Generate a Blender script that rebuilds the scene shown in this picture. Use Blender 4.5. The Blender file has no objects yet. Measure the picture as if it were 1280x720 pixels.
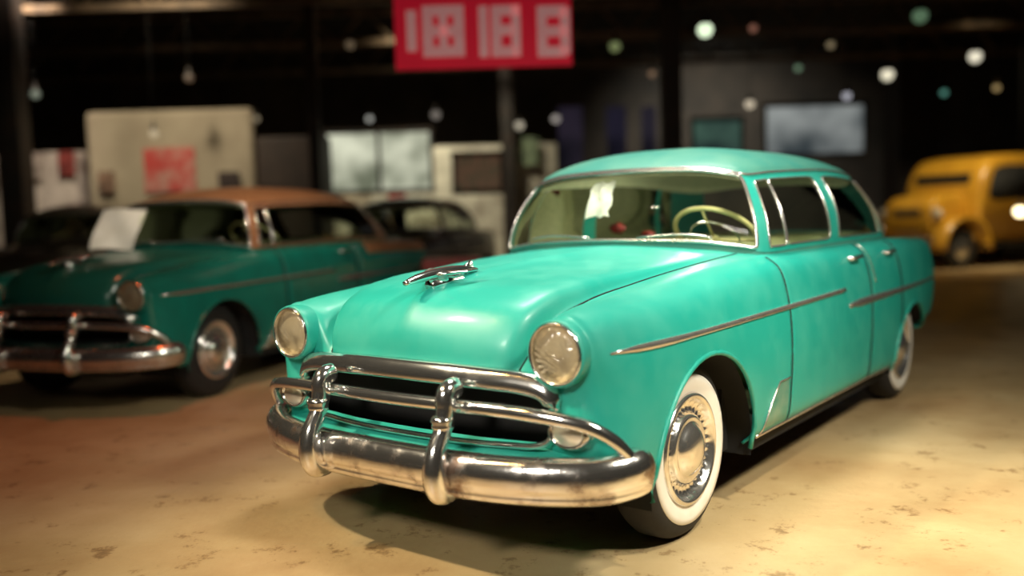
import bpy, bmesh, math, numpy as np
from mathutils import Vector, Matrix
from mathutils.bvhtree import BVHTree
D=bpy.data; SC=bpy.context.scene; COL=SC.collection
# ------------------------------------------------------------------ materials
def mat(name,color,rough=.5,metal=0.,coat=0.,noise=None,emit=None,estr=0.,bump=None,trans=0.,alpha=1.):
    m=D.materials.new(name); m.use_nodes=True; nt=m.node_tree; b=nt.nodes["Principled BSDF"]
    b.inputs["Base Color"].default_value=(*color,1); b.inputs["Roughness"].default_value=rough
    b.inputs["Metallic"].default_value=metal; b.inputs["Coat Weight"].default_value=coat
    b.inputs["Coat Roughness"].default_value=.16; b.inputs["Transmission Weight"].default_value=trans
    tc=nt.nodes.new("ShaderNodeTexCoord")
    if noise:
        c2,scale,lo,hi=noise[:4]
        n=nt.nodes.new("ShaderNodeTexNoise"); n.inputs["Scale"].default_value=scale; n.inputs["Detail"].default_value=6; n.inputs["Roughness"].default_value=.6
        nt.links.new(tc.outputs["Object"],n.inputs["Vector"])
        r=nt.nodes.new("ShaderNodeValToRGB"); r.color_ramp.elements[0].position=lo; r.color_ramp.elements[1].position=hi
        r.color_ramp.elements[0].color=(*color,1); r.color_ramp.elements[1].color=(*c2,1)
        nt.links.new(n.outputs["Fac"],r.inputs["Fac"]); nt.links.new(r.outputs["Color"],b.inputs["Base Color"])
        if len(noise)>4:
            mr=nt.nodes.new("ShaderNodeMapRange"); mr.inputs["To Min"].default_value=rough; mr.inputs["To Max"].default_value=noise[4]
            mr.inputs["From Min"].default_value=lo; mr.inputs["From Max"].default_value=hi
            nt.links.new(n.outputs["Fac"],mr.inputs["Value"]); nt.links.new(mr.outputs["Result"],b.inputs["Roughness"])
    if emit: b.inputs["Emission Color"].default_value=(*emit,1); b.inputs["Emission Strength"].default_value=estr
    if bump:
        n2=nt.nodes.new("ShaderNodeTexNoise"); n2.inputs["Scale"].default_value=bump[0]; n2.inputs["Detail"].default_value=4
        nt.links.new(tc.outputs["Object"],n2.inputs["Vector"])
        bp=nt.nodes.new("ShaderNodeBump"); bp.inputs["Strength"].default_value=bump[1]; bp.inputs["Distance"].default_value=.01
        nt.links.new(n2.outputs["Fac"],bp.inputs["Height"]); nt.links.new(bp.outputs["Normal"],b.inputs["Normal"])
    return m
def glassmat(name,tint,refl=.12,rough=.03):
    m=D.materials.new(name); m.use_nodes=True; nt=m.node_tree; nt.nodes.remove(nt.nodes["Principled BSDF"])
    o=nt.nodes["Material Output"]; t=nt.nodes.new("ShaderNodeBsdfTransparent"); t.inputs["Color"].default_value=(*tint,1)
    g=nt.nodes.new("ShaderNodeBsdfGlossy"); g.inputs["Roughness"].default_value=rough
    lw=nt.nodes.new("ShaderNodeLayerWeight"); lw.inputs["Blend"].default_value=refl
    mx=nt.nodes.new("ShaderNodeMixShader"); nt.links.new(lw.outputs["Fresnel"],mx.inputs[0]); nt.links.new(t.outputs[0],mx.inputs[1]); nt.links.new(g.outputs[0],mx.inputs[2])
    nt.links.new(mx.outputs[0],o.inputs["Surface"]); return m
def emat(name,color,s,c2=None,scale=2.):
    m=mat(name,(.02,.02,.02),.5,emit=color,estr=s)
    if c2:
        nt=m.node_tree; n=nt.nodes.new("ShaderNodeTexNoise"); n.inputs["Scale"].default_value=scale
        tc=nt.nodes.new("ShaderNodeTexCoord"); nt.links.new(tc.outputs["Object"],n.inputs["Vector"])
        r=nt.nodes.new("ShaderNodeValToRGB"); r.color_ramp.elements[0].position=.35; r.color_ramp.elements[1].position=.65
        r.color_ramp.elements[0].color=(*color,1); r.color_ramp.elements[1].color=(*c2,1)
        nt.links.new(n.outputs["Fac"],r.inputs["Fac"]); nt.links.new(r.outputs["Color"],nt.nodes["Principled BSDF"].inputs["Emission Color"])
    return m
M_paint=mat("turquoise_paint",(.016,.33,.265),.40,coat=.10,noise=((.05,.38,.30),5,.42,.8,.52))
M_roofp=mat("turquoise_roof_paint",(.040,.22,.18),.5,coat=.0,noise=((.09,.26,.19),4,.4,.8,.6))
M_chrome=mat("chrome",(.92,.90,.87),.13,.97,noise=((.72,.68,.62),14,.5,.8,.22))
M_trim=mat("polished_trim",(.68,.65,.61),.22,.86,noise=((.48,.40,.34),9,.45,.8,.3))
M_hub=mat("wheel_chrome",(.90,.88,.86),.15,.93,noise=((.72,.69,.65),12,.45,.8,.26))
M_bump=mat("worn_chrome",(.90,.87,.84),.14,.97,noise=((.26,.18,.14),7,.50,.66,.40),bump=(9,.40))
M_dark=mat("dark_gap",(.004,.004,.004),.8,noise=((.008,.007,.006),10,.4,.7))
M_rub=mat("tire_rubber",(.012,.011,.010),.75,noise=((.02,.018,.016),30,.4,.7))
M_white=mat("whitewall",(.84,.80,.72),.5,noise=((.72,.65,.54),7,.5,.85))
M_glass=glassmat("window_glass",(.92,.96,.88),.12)
M_sglass=glassmat("side_window_glass",(.78,.86,.78),.22)
M_lens=glassmat("headlight_lens",(.97,.93,.84),.28,.08)
M_refl=mat("headlight_bucket",(.88,.82,.70),.32,.65,noise=((.80,.72,.56),10,.4,.7))
M_seat=mat("olive_upholstery",(.24,.25,.12),.7,noise=((.30,.30,.15),60,.4,.6))
M_liner=mat("headliner",(.40,.42,.26),.9,noise=((.46,.47,.29),20,.4,.6))
M_cream=mat("cream_plastic",(.80,.72,.36),.3,coat=.5,noise=((.72,.62,.28),15,.4,.7))
M_paper=mat("white_paper",(.90,.88,.84),.8,noise=((.80,.77,.71),8,.4,.7))
M_redb=mat("red_reflection_and_tail_light",(.30,.012,.012),.5,noise=((.10,.02,.02),14,.4,.7))  # for the tail lights and the lumps imitating red reflections
M_guard=mat("scuffed_guard",(.06,.33,.26),.28,.4,noise=((.25,.42,.32),8,.42,.7))
# ------------------------------------------------------------------ mesh helpers
def link(o,parent=None):
    COL.objects.link(o)
    if parent: o.parent=parent
    return o
def top(o,label,cat,group=None,kind=None):
    o["label"]=label; o["category"]=cat
    if group:o["group"]=group
    if kind:o["kind"]=kind
    return o
def mk(name,V,F,m,parent=None,smooth=True,weld=0):
    me=D.meshes.new(name); me.from_pydata([tuple(map(float,v)) for v in V],[],[tuple(int(i) for i in f) for f in F])
    bm=bmesh.new(); bm.from_mesh(me)
    if weld: bmesh.ops.remove_doubles(bm,verts=bm.verts,dist=weld)
    bmesh.ops.recalc_face_normals(bm,faces=bm.faces)
    for f in bm.faces:f.smooth=smooth
    bm.to_mesh(me); bm.free(); me.materials.append(m)
    return link(D.objects.new(name,me),parent)
def cr(P,n,closed=False):
    P=np.array(P,float); N=len(P); out=[]
    segs=N if closed else N-1
    for i in range(segs):
        if closed: p0,p1,p2,p3=P[(i-1)%N],P[i],P[(i+1)%N],P[(i+2)%N]
        else:
            p1,p2=P[i],P[i+1]; p0=P[i-1] if i>0 else 2*p1-p2; p3=P[i+2] if i+2<N else 2*p2-p1
        for k in range(n):
            t=k/n; out.append(.5*((2*p1)+(-p0+p2)*t+(2*p0-5*p1+4*p2-p3)*t*t+(-p0+3*p1-3*p2+p3)*t**3))
    if not closed: out.append(P[-1])
    return np.array(out)
def sweep(path,prof,up=(0,0,1),closed=False,scale=None):
    path=np.array(path,float); N=len(path); K=len(prof); V=[];F=[]; upv=np.array(up,float)
    for i in range(N):
        a=path[(i+1)%N] if (closed or i<N-1) else path[i]; b=path[i-1] if (closed or i>0) else path[i]
        T=a-b; T/=np.linalg.norm(T)+1e-9
        S=np.cross(T,upv); n=np.linalg.norm(S)
        S=S/n if n>1e-4 else np.array([0,1.,0]); B=np.cross(S,T)
        s=1 if scale is None else scale[i]
        for (p,q) in prof: V.append(path[i]+(S*p+B*q)*s)
    for i in range(N if closed else N-1):
        j=(i+1)%N
        for k in range(K):
            l=(k+1)%K; F.append((i*K+k,i*K+l,j*K+l,j*K+k))
    if not closed: F.append(tuple(range(K))); F.append(tuple(range((N-1)*K,N*K)))
    return V,F
def circ(r,n=8,r2=None): r2=r2 or r; return [(r*math.cos(2*math.pi*k/n),r2*math.sin(2*math.pi*k/n)) for k in range(n)]
def tube(name,path,r,m,parent=None,closed=False,r2=None,n=8,up=(0,0,1),scale=None):
    V,F=sweep(path,circ(r,n,r2),up,closed,scale); return mk(name,V,F,m,parent)
def join(parts):
    V=[];F=[]
    for v,f in parts:
        o=len(V); V+=list(v); F+=[tuple(i+o for i in q) for q in f]
    return V,F
def boxvf(x0,x1,y0,y1,z0,z1):
    V=[(x,y,z) for x in(x0,x1) for y in(y0,y1) for z in(z0,z1)]
    return V,[(0,1,3,2),(4,6,7,5),(0,4,5,1),(2,3,7,6),(0,2,6,4),(1,5,7,3)]
def bevel(o,w,seg=3):
    md=o.modifiers.new("b","BEVEL"); md.width=w; md.segments=seg; md.limit_method='ANGLE'; md.angle_limit=.6; return o
def lathe(prof,c,axis='y',n=48,ripple=None,sy=1.):
    V=[];F=[];K=len(prof)
    for i in range(n):
        th=2*math.pi*i/n
        for (r,a) in prof:
            aa=a
            if ripple and ripple[0]<r<ripple[1]: aa=a+ripple[2]*math.cos(ripple[3]*th)
            u,w=r*math.cos(th),r*math.sin(th)
            if axis=='y': p=(c[0]+u,c[1]+aa,c[2]+w)
            elif axis=='x': p=(c[0]+aa,c[1]+u*sy,c[2]+w)
            else: p=(c[0]+u,c[1]+w,c[2]+aa)
            V.append(p)
    for i in range(n):
        j=(i+1)%n
        for k in range(K-1): F.append((i*K+k,i*K+k+1,j*K+k+1,j*K+k))
    return V,F
# ------------------------------------------------------------------ car body control net (half, y>=0)
ROWS=[
 [(.675,0,.675),(.665,.22,.672),(.632,.38,.665),(.612,.45,.655),(.605,.50,.65),(.605,.55,.64),(.605,.575,.61),(.605,.585,.57),(.605,.585,.53),(.60,.57,.49),(.60,.54,.46),(.60,.50,.44)],
 [(.69,0,.70),(.68,.22,.695),(.648,.38,.687),(.615,.45,.675),(.615,.52,.70),(.62,.60,.73),(.62,.65,.70),(.62,.67,.66),(.62,.68,.60),(.62,.68,.52),(.615,.67,.45),(.60,.65,.42)],
 [(.680,0,.80),(.664,.22,.788),(.632,.410,.765),(.59,.458,.708),(.602,.53,.80),(.625,.63,.858),(.632,.70,.823),(.625,.733,.757),(.605,.737,.65),(.59,.745,.50),(.58,.74,.40),(.57,.72,.37)],
 [(.618,0,.884),(.608,.22,.878),(.575,.428,.850),(.545,.471,.760),(.56,.53,.835),(.575,.63,.875),(.58,.71,.838),(.57,.75,.757),(.55,.765,.63),(.53,.78,.46),(.51,.775,.36),(.50,.75,.33)],
 [(.50,0,.932),(.49,.22,.930),(.465,.440,.912),(.45,.487,.832),(.465,.54,.868),(.48,.635,.889),(.48,.725,.852),(.47,.772,.76),(.46,.793,.61),(.45,.805,.44),(.44,.795,.32),(.44,.76,.28)],
 [(.30,0,.964),(.30,.22,.963),(.30,.450,.947),(.30,.510,.882),(.30,.56,.894),(.30,.645,.905),(.30,.745,.862),(.30,.80,.76),(.30,.82,.60),(.30,.825,.43),(.30,.81,.30),(.30,.77,.25)],
 [(0,0,.990),(0,.22,.986),(0,.468,.969),(0,.533,.924),(0,.59,.933),(0,.67,.928),(0,.765,.877),(0,.815,.765),(0,.832,.60),(0,.83,.43),(0,.815,.30),(0,.77,.25)],
 [(-.4,0,1.015),(-.4,.23,1.009),(-.4,.49,.99),(-.4,.56,.964),(-.4,.63,.967),(-.4,.70,.958),(-.4,.775,.903),(-.4,.818,.78),(-.4,.834,.61),(-.4,.83,.43),(-.4,.815,.30),(-.4,.77,.25)],
 [(-.82,0,1.037),(-.82,.25,1.03),(-.82,.50,1.012),(-.82,.60,.998),(-.82,.665,.992),(-.82,.72,.98),(-.82,.785,.925),(-.82,.822,.79),(-.82,.836,.62),(-.82,.83,.43),(-.82,.815,.30),(-.82,.77,.25)],
 [(-1.4,0,1.03),(-1.4,.25,1.03),(-1.4,.50,1.02),(-1.4,.61,1.01),(-1.4,.68,1.002),(-1.4,.735,.985),(-1.4,.79,.925),(-1.4,.825,.79),(-1.4,.838,.62),(-1.4,.83,.43),(-1.4,.815,.30),(-1.4,.77,.25)],
 [(-2.0,0,1.03),(-2.0,.25,1.03),(-2.0,.50,1.02),(-2.0,.61,1.01),(-2.0,.68,1.005),(-2.0,.735,.988),(-2.0,.79,.93),(-2.0,.825,.80),(-2.0,.838,.62),(-2.0,.83,.43),(-2.0,.815,.30),(-2.0,.77,.25)],
 [(-2.6,0,1.03),(-2.6,.25,1.025),(-2.6,.50,1.012),(-2.6,.60,1.0),(-2.6,.67,.997),(-2.6,.73,.985),(-2.6,.787,.93),(-2.6,.825,.80),(-2.6,.837,.62),(-2.6,.83,.43),(-2.6,.815,.30),(-2.6,.77,.25)],
 [(-3.05,0,1.015),(-3.05,.25,1.01),(-3.05,.46,.995),(-3.05,.57,.985),(-3.05,.65,.985),(-3.05,.72,.978),(-3.05,.78,.925),(-3.05,.815,.79),(-3.05,.825,.62),(-3.05,.82,.44),(-3.05,.80,.34),(-3.05,.76,.32)],
 [(-3.42,0,.965),(-3.42,.25,.96),(-3.42,.45,.945),(-3.42,.55,.94),(-3.42,.63,.962),(-3.42,.70,.965),(-3.42,.762,.915),(-3.42,.795,.78),(-3.42,.80,.65),(-3.42,.79,.54),(-3.42,.77,.45),(-3.42,.72,.43)],
 [(-3.67,0,.87),(-3.67,.25,.865),(-3.67,.43,.86),(-3.66,.53,.87),(-3.66,.61,.93),(-3.66,.68,.945),(-3.66,.735,.90),(-3.66,.765,.77),(-3.66,.767,.65),(-3.66,.76,.55),(-3.66,.74,.47),(-3.66,.70,.45)],
 [(-3.77,0,.76),(-3.77,.24,.757),(-3.77,.41,.76),(-3.76,.51,.79),(-3.75,.58,.86),(-3.75,.64,.88),(-3.75,.685,.84),(-3.76,.71,.74),(-3.76,.71,.64),(-3.76,.70,.56),(-3.76,.68,.49),(-3.76,.65,.47)],
 [(-3.80,0,.64),(-3.80,.2,.64),(-3.80,.33,.64),(-3.80,.40,.66),(-3.79,.45,.70),(-3.79,.50,.72),(-3.79,.52,.70),(-3.79,.53,.66),(-3.79,.53,.60),(-3.79,.52,.54),(-3.79,.50,.50),(-3.79,.47,.48)],
]
def body_grid(K):
    R=np.array(ROWS)
    full=np.concatenate([R[:,:0:-1]*np.array([1,-1,1]),R],axis=1)
    nr,nc,_=full.shape
    t=np.concatenate([[0],np.cumsum(np.linalg.norm(np.diff(R[:,8],axis=0),axis=1)+.35*np.linalg.norm(np.diff(R[:,0],axis=0),axis=1))])
    tan=np.zeros_like(full)
    for i in range(nr):
        if i==0: tan[i]=(full[1]-full[0])/(t[1]-t[0])
        elif i==nr-1: tan[i]=(full[i]-full[i-1])/(t[i]-t[i-1])
        else:
            h0=t[i]-t[i-1];h1=t[i+1]-t[i]; d0=(full[i]-full[i-1])/h0; d1=(full[i+1]-full[i])/h1
            tan[i]=(d0*h1+d1*h0)/(h0+h1)
    rows=[];idx=[]
    for i in range(nr-1):
        h=t[i+1]-t[i]; kk=K+ (K if h>.35 else 0)
        for k in range(kk):
            s=k/kk; rows.append((2*s**3-3*s*s+1)*full[i]+(s**3-2*s*s+s)*h*tan[i]+(-2*s**3+3*s*s)*full[i+1]+(s**3-s*s)*h*tan[i+1]); idx.append(i+s)
    rows.append(full[-1]); idx.append(nr-1)
    G=np.array([cr(r,K) for r in rows])
    ci=np.arange(G.shape[1])/K-11
    ridge=.015*np.exp(-(np.abs(G[...,1])/.040)**1.1)*np.clip((np.array(idx)-1.5)/1.5,0,1)[:,None]*np.clip((8-np.array(idx))/1.5,0,1)[:,None]
    G[...,2]+=ridge*(G[...,2]>.75)
    return G,np.array(idx),ci
LOW=[(-.77,0,1.05),(-.785,.38,1.042),(-.82,.60,1.02),(-.88,.70,1.0),(-1.22,.725,1.005),(-1.86,.73,1.01),(-2.46,.72,1.01),(-2.75,.69,1.005),(-3.0,.57,1.005),(-3.12,.3,1.015),(-3.15,0,1.02)]
UPP=[(-.90,0,1.390),(-.91,.33,1.382),(-.93,.49,1.36),(-.99,.575,1.342),(-1.23,.60,1.358),(-1.86,.615,1.378),(-2.30,.60,1.365),(-2.48,.565,1.348),(-2.62,.45,1.335),(-2.71,.22,1.36),(-2.73,0,1.365)]
def loopfull(L,g=(1,0),dz=0):
    L=np.array(L); L=L*np.array([g[0],1,1])+np.array([g[1],0,dz]); return np.concatenate([L,(L*np.array([1,-1,1]))[-2:0:-1]])
def gh(K=10,g=(1,0),dz=0): return cr(loopfull(LOW,g),K,True),cr(loopfull(UPP,g,dz),K,True)
def ghpt(lo,up,K,u,v,off=0.):
    n=len(lo); f=(u*K)%n; i=int(f); w=f-i
    a=lo[i]*(1-w)+lo[(i+1)%n]*w; b=up[i]*(1-w)+up[(i+1)%n]*w
    p=a*(1-v)+b*v
    c=np.array([-1.9,0,p[2]]); o=p-c; o[0]*=.6; o/=np.linalg.norm(o)
    return p+o*(.038*math.sin(math.pi*v)+off)
def ghpatch(name,lo,up,K,u0,u1,v0,v1,nu,nv,m,parent,off=0.):
    V=[ghpt(lo,up,K,u0+(u1-u0)*i/nu,v0+(v1-v0)*j/nv,off) for i in range(nu+1) for j in range(nv+1)]
    F=[(i*(nv+1)+j,(i+1)*(nv+1)+j,(i+1)*(nv+1)+j+1,i*(nv+1)+j+1) for i in range(nu) for j in range(nv)]
    return mk(name,V,F,m,parent)
def ghframe(name,lo,up,K,u0,u1,v0,v1,r,m,parent,off=.004,n=14):
    P=[ghpt(lo,up,K,u0+(u1-u0)*i/n,v0,off) for i in range(n)]+[ghpt(lo,up,K,u1,v0+(v1-v0)*i/n,off) for i in range(n)]+\
      [ghpt(lo,up,K,u1+(u0-u1)*i/n,v1,off) for i in range(n)]+[ghpt(lo,up,K,u0,v1+(v0-v1)*i/n,off) for i in range(n)]
    P=np.array(P)
    for _ in range(1): P=.25*np.roll(P,1,0)+.5*P+.25*np.roll(P,-1,0)
    c=P.mean(0)
    return tube(name,P,r,m,parent,closed=True,n=6,up=(.3,1,.2) if abs(c[1])>.4 else (1,0,.3))
NWB=2.90
def build_car(loc,rot,label,paint,roofp,K=6,detail=True,hoodp=None,ww=True,pillp=None,g_=(1,0),chrome=None,dz=0,hardtop=False):
    M_c=chrome or M_chrome; M_b=chrome or M_bump
    car=link(D.objects.new("car",None)); car.location=(*loc,0); car.rotation_euler=(0,0,rot); car.empty_display_size=.3
    top(car,label,"car")
    hoodp=hoodp or paint; pillp=pillp or paint
    G,ri,ci=body_grid(K); nr,nc=G.shape[:2]
    arches=[(-.04,.27,.405,.405),(-NWB,.27,.40,.33)]
    A=[]
    for (ax,az,ra,rb) in arches:
        e=((G[...,0]-ax)/ra)**2+((G[...,2]-az)/rb)**2
        A.append(((e<1)&(np.abs(G[...,1])>.55),e,ax,az,ra,rb))
    inside=A[0][0]|A[1][0]
    regs={}
    bl=cr(np.array(loopfull(LOW,g_)),6,True)[:,:2]; cen=np.array([-1.95*g_[0]+g_[1],0]); bl=cen+(bl-cen)*np.array([.965,.955])
    def inpoly(x,y):
        c=False;n=len(bl)
        for i in range(n):
            x1,y1=bl[i];x2,y2=bl[i-1]
            if (y1>y)!=(y2>y) and x<(x2-x1)*(y-y1)/(y2-y1)+x1: c=not c
        return c
    G2=G.copy()
    for (ins,e,ax,az,ra,rb) in A:
        for i in range(nr):
            for j in range(nc):
                if ins[i,j]:
                    nb=False
                    for a in(-1,0,1):
                        for b in(-1,0,1):
                            ii,jj=i+a,j+b
                            if 0<=ii<nr and 0<=jj<nc and not inside[ii,jj]: nb=True
                    if nb:
                        s=1/math.sqrt(max(e[i,j],1e-6)); G2[i,j,0]=ax+(G[i,j,0]-ax)*s; G2[i,j,2]=az+(G[i,j,2]-az)*s
    for i in range(nr-1):
        rm=(ri[i]+ri[i+1])/2
        for j in range(nc-1):
            q=[(i,j),(i+1,j),(i+1,j+1),(i,j+1)]
            if all(inside[a] for a in q): continue
            cm=(ci[j]+ci[j+1])/2; ac=abs(cm)
            if ac<5.2 and all(-3.4<G[a][0]<-.3 and inpoly(G[a][0],G[a][1]) for a in q): continue
            if rm<8 and rm>1 and ac<3: k="hood"
            elif hardtop and rm>10.4 and (3<=ac<6.4 or (ac<3 and rm<=12) or (ac<6.4 and rm>=14.6)): k="deck"
            elif 8<rm<10 and ac>5: k="doorL" if cm>0 else "doorR"
            elif 10<rm<11 and ac>5 and not hardtop: k="rdoorL" if cm>0 else "rdoorR"
            elif 12<rm<14.6 and ac<3: k="trunk"
            else: k="body"
            regs.setdefault(k,[]).append(q)
    nm={"hood":"hood","doorL":"door","doorR":"door","rdoorL":"door","rdoorR":"door","trunk":"trunk_lid","body":"body","deck":"rear_deck"}
    parts={}
    for k,qs in regs.items():
        ids={};V=[];F=[]
        for q in qs:
            f=[]
            for a in q:
                if a not in ids: ids[a]=len(V);V.append(G2[a])
                f.append(ids[a])
            F.append(f)
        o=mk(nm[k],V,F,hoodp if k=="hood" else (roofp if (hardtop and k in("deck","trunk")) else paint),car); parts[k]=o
        sd=o.modifiers.new("s","SOLIDIFY"); sd.thickness=.012; sd.offset=-1
    bvh=BVHTree.FromPolygons([tuple(G[i,j]) for i in range(nr) for j in range(nc)],[(i*nc+j,(i+1)*nc+j,(i+1)*nc+j+1,i*nc+j+1) for i in range(nr-1) for j in range(nc-1)])
    def side(x,z,s=1,off=.004):
        h=bvh.ray_cast(Vector((x,s*2,z)),Vector((0,-s,0)))
        y=h[0].y if h[0] else s*.8
        return (x,y+s*off,z)
    def topz(x,y,off=0):
        h=bvh.ray_cast(Vector((x,y,3)),Vector((0,0,-1))); return (x,y,(h[0].z if h[0] else 1)+off)
    def seam(path,parent,r=.0042,m=M_dark): return tube("panel_seam",path,r,m,parent,n=5)
    rowi=lambda v:int(np.argmin(np.abs(ri-v))); coli=lambda v:int(np.argmin(np.abs(ci-v)))
    for s in(1,-1):
        js=[j for j in range(nc) if 4.9<ci[j]*s<10.6]
        for rv in((8,10) if hardtop else (8,10,11)):
            pts=[G[rowi(rv),j] for j in js if not inside[rowi(rv),j]]
            seam(pts,parts["body"])
        seam([G[i,coli(3*s)] for i in range(nr) if .2<ri[i]<(8 if g_[1]==0 else 6.8)],parts["hood"],.0035)
        seam([G[i,coli(3*s)] for i in range(nr) if 12<ri[i]<14.6],parts["trunk"])
        for (ins,e,ax,az,ra,rb) in A:
            P=[side(ax+ra*1.005*math.cos(t),az+rb*1.005*math.sin(t),s,.0) for t in np.linspace(-.08,math.pi+(.08 if ax>-1 else -.55),30)]
            tube("wheel_arch_lip",P,.010,paint,parts["body"],n=6)
            V=[];F=[];n=24
            for k in range(n+1):
                t=-.15+(math.pi+.3)*k/n
                for y in(.80*s,.42*s): V.append((ax+(ra+.01)*math.cos(t),y if not(ax<-1 and t>2.6) else min(.7,abs(y))*s,az+(rb+.01)*math.sin(t)))
            F=[(2*k,2*k+1,2*k+3,2*k+2) for k in range(n)]
            o=len(V);V.append((ax,.42*s,az));F+=[(2*k+1,2*k+3,o) for k in range(n)]
            mk("wheel_well",V,F,M_dark,parts["body"])
    seam([G[rowi(12),j] for j in range(nc) if abs(ci[j])<3],parts["trunk"])
    V,F=join([boxvf(-3.6,-3.3,-.6,.6,.35,.55),boxvf(-2.48,-.47,-.76,.76,.20,.27),boxvf(.0,.5,-.4,.4,.22,.58),boxvf(-2.5,.05,-.40,.40,.18,.28),boxvf(-.47,-.40,-.7,.7,.22,.9),boxvf(-3.4,-2.4,-.40,.40,.24,.4)])
    mk("underbody",V,F,M_dark,parts["body"],False)
    # wheels
    R=.3286
    tp=[(.185,.05),(.19,.068),(.205,.080),(.25,.088),(.285,.085),(.308,.072),(.320,.055),(.3275,.04),(.3286,.02),(.3286,0)]
    tp=tp+[(r,-a) for r,a in tp[::-1][1:]]
    wv=lathe(tp,(0,0,0),n=64); ww_=lathe([(.198,.072),(.202,.080),(.214,.0868),(.25,.0915),(.270,.0905),(.272,.086)],(0,0,0),n=64)
    hv=lathe([(.206,.06),(.207,.084),(.202,.095),(.192,.098),(.183,.090),(.178,.076),(.170,.067),(.155,.062),(.140,.062),(.133,.067),(.129,.080),(.121,.088),(.112,.090),(.103,.086),(.096,.088),(.088,.098),(.070,.110),(.045,.119),(.020,.122),(.0005,.122)],(0,0,0),n=160,ripple=(.137,.175,.0035,32))
    first=None
    for (x,y,s) in[(0,.672,1),(-NWB,.662,1),(0,-.672,-1),(-NWB,-.662,-1)]:
        if first is None:
            w=mk("wheel",*wv,M_rub,car); a=mk("whitewall",*ww_,M_white if ww else M_rub,w); b=mk("hubcap",*hv,M_hub,w); first=(w,a,b)
        else:
            w=first[0].copy();link(w);w.parent=car
            for c in first[1:]:
                q=c.copy();link(q);q.parent=w
        w.location=(x,y,R); w.rotation_euler=(0,.3*x,0 if s>0 else math.pi)
    # greenhouse
    K2=10; lo,up=gh(K2,g_,dz)
    g=lambda n,u0,u1,v0,v1,m,par=car,nu=12,nv=8,off=0.:ghpatch(n,lo,up,K2,u0,u1,v0,v1,nu,nv,m,par,off)
    loop=np.array([ghpt(lo,up,K2,u,1) for u in np.arange(0,20,.125)]); V=[];F=[];N=len(loop);KK=18
    for k in range(KK+1):
        kk=(k/KK)**1.4; gz=(1-(1-kk)**2.4)**.60
        for p in loop:
            c=np.array([min(-1.45,max(-2.15,p[0])),0]); q=p[:2]+(c-p[:2])*kk
            H=1.512+dz-.070*max(0,(abs(q[0]+1.62)-.2)/.8)**2
            V.append((q[0],q[1],p[2]+(max(H,p[2])-p[2])*gz))
    for k in range(KK):
        for i in range(N):
            j=(i+1)%N;F.append((k*N+i,k*N+j,(k+1)*N+j,(k+1)*N+i))
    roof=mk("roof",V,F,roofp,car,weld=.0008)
    V2=[(v[0],v[1],v[2]-.03) for v in V]; mk("headliner",V2,F,M_liner,roof,weld=.0008)
    tube("drip_rail",[p+np.array([0,0,.004]) for p in loop],.007,M_trim,roof,closed=True,n=6)
    g("windshield",-2.62,2.62,.04,.97,M_glass,nu=30)
    g("rear_window",8.1,11.9,.08,.92,M_glass,nu=20)
    for s in(1,-1):
        U=lambda u:u if s>0 else 20-u
        g("pillar",U(2.6),U(3.12),0,1,pillp,nu=8)
        if not hardtop:
            g("pillar",U(4.66),U(4.86),0,1,pillp,nu=4)
            g("pillar",U(6.18),U(6.38),0,1,pillp,nu=4)
            g("pillar",U(6.95),U(8.12),0,1,roofp,nu=10)
            wins=[(3.12,3.66,"vent_window"),(3.70,4.66,"side_window"),(4.86,6.18,"side_window"),(6.38,6.95,"side_window")]
        else:
            g("pillar",U(6.3),U(8.12),0,1,roofp,nu=14)
            wins=[(3.12,3.60,"vent_window"),(3.64,6.30,"side_window")]
        g("window_header",U(3.1),U(7.02),.92,1.0,pillp,nu=30,nv=3,off=.001)
        g("window_sill",U(3.1),U(7.02),0,.06,pillp,nu=30,nv=2,off=.001)
        for (a,b,nn) in wins:
            w=g(nn,U(a),U(b),.02,.98,M_glass if nn=="vent_window" else M_sglass,nu=8)
            if detail or s>0:
                ghframe("window_frame",lo,up,K2,U(a),U(b),.065,.92,.0055 if nn=="vent_window" else .0045,M_trim,w)
    ws=[ghpt(lo,up,K2,u,.03,.006) for u in np.linspace(-2.65,2.65,40)]+[ghpt(lo,up,K2,2.65,v,.006) for v in np.linspace(.08,.93,10)]+[ghpt(lo,up,K2,u,.975,.006) for u in np.linspace(2.6,-2.6,40)]+[ghpt(lo,up,K2,-2.65,v,.006) for v in np.linspace(.93,.08,10)]
    ws=np.array(ws)
    for _ in range(2): ws=.25*np.roll(ws,1,0)+.5*ws+.25*np.roll(ws,-1,0)
    tube("windshield_frame",ws,.0085,M_trim,car,closed=True,n=8,up=(1,.1,.4))
    V=[];us=np.arange(0,20,.125)
    for u in us:
        p=ghpt(lo,up,K2,u,.05); V+= [p,(p[0],p[1],p[2]-.06)]
    N=len(us);F=[(2*i,2*((i+1)%N),2*((i+1)%N)+1,2*i+1) for i in range(N)]
    mk("cowl",V,F,roofp if g_[1]==0 else paint,car)
    def seat(x0):
        prof=[(x0+.48,.30),(x0+.50,.52),(x0+.42,.56),(x0+.12,.55),(x0+.06,.60),(x0-.04,.98),(x0-.10,1.01),(x0-.17,.97),(x0-.18,.30)]
        P=cr(prof,4,True); V=[];F=[];n=len(P)
        for k,y in enumerate([-.60,-.58,-.02,0,.02,.58,.60]):
            sc=.96 if k in(0,3,6) else 1.
            cx,cz=x0+.05,.55
            V+=[(cx+(p[0]-cx)*sc,y,cz+(p[1]-cz)*sc) for p in P]
        for k in range(6):
            for i in range(n):F.append((k*n+i,k*n+(i+1)%n,(k+1)*n+(i+1)%n,(k+1)*n+i))
        F+=[tuple(range(n)),tuple(range(6*n,7*n))]
        return mk("seat",V,F,M_seat,car)
    seat(-1.80);seat(-2.62)
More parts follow.
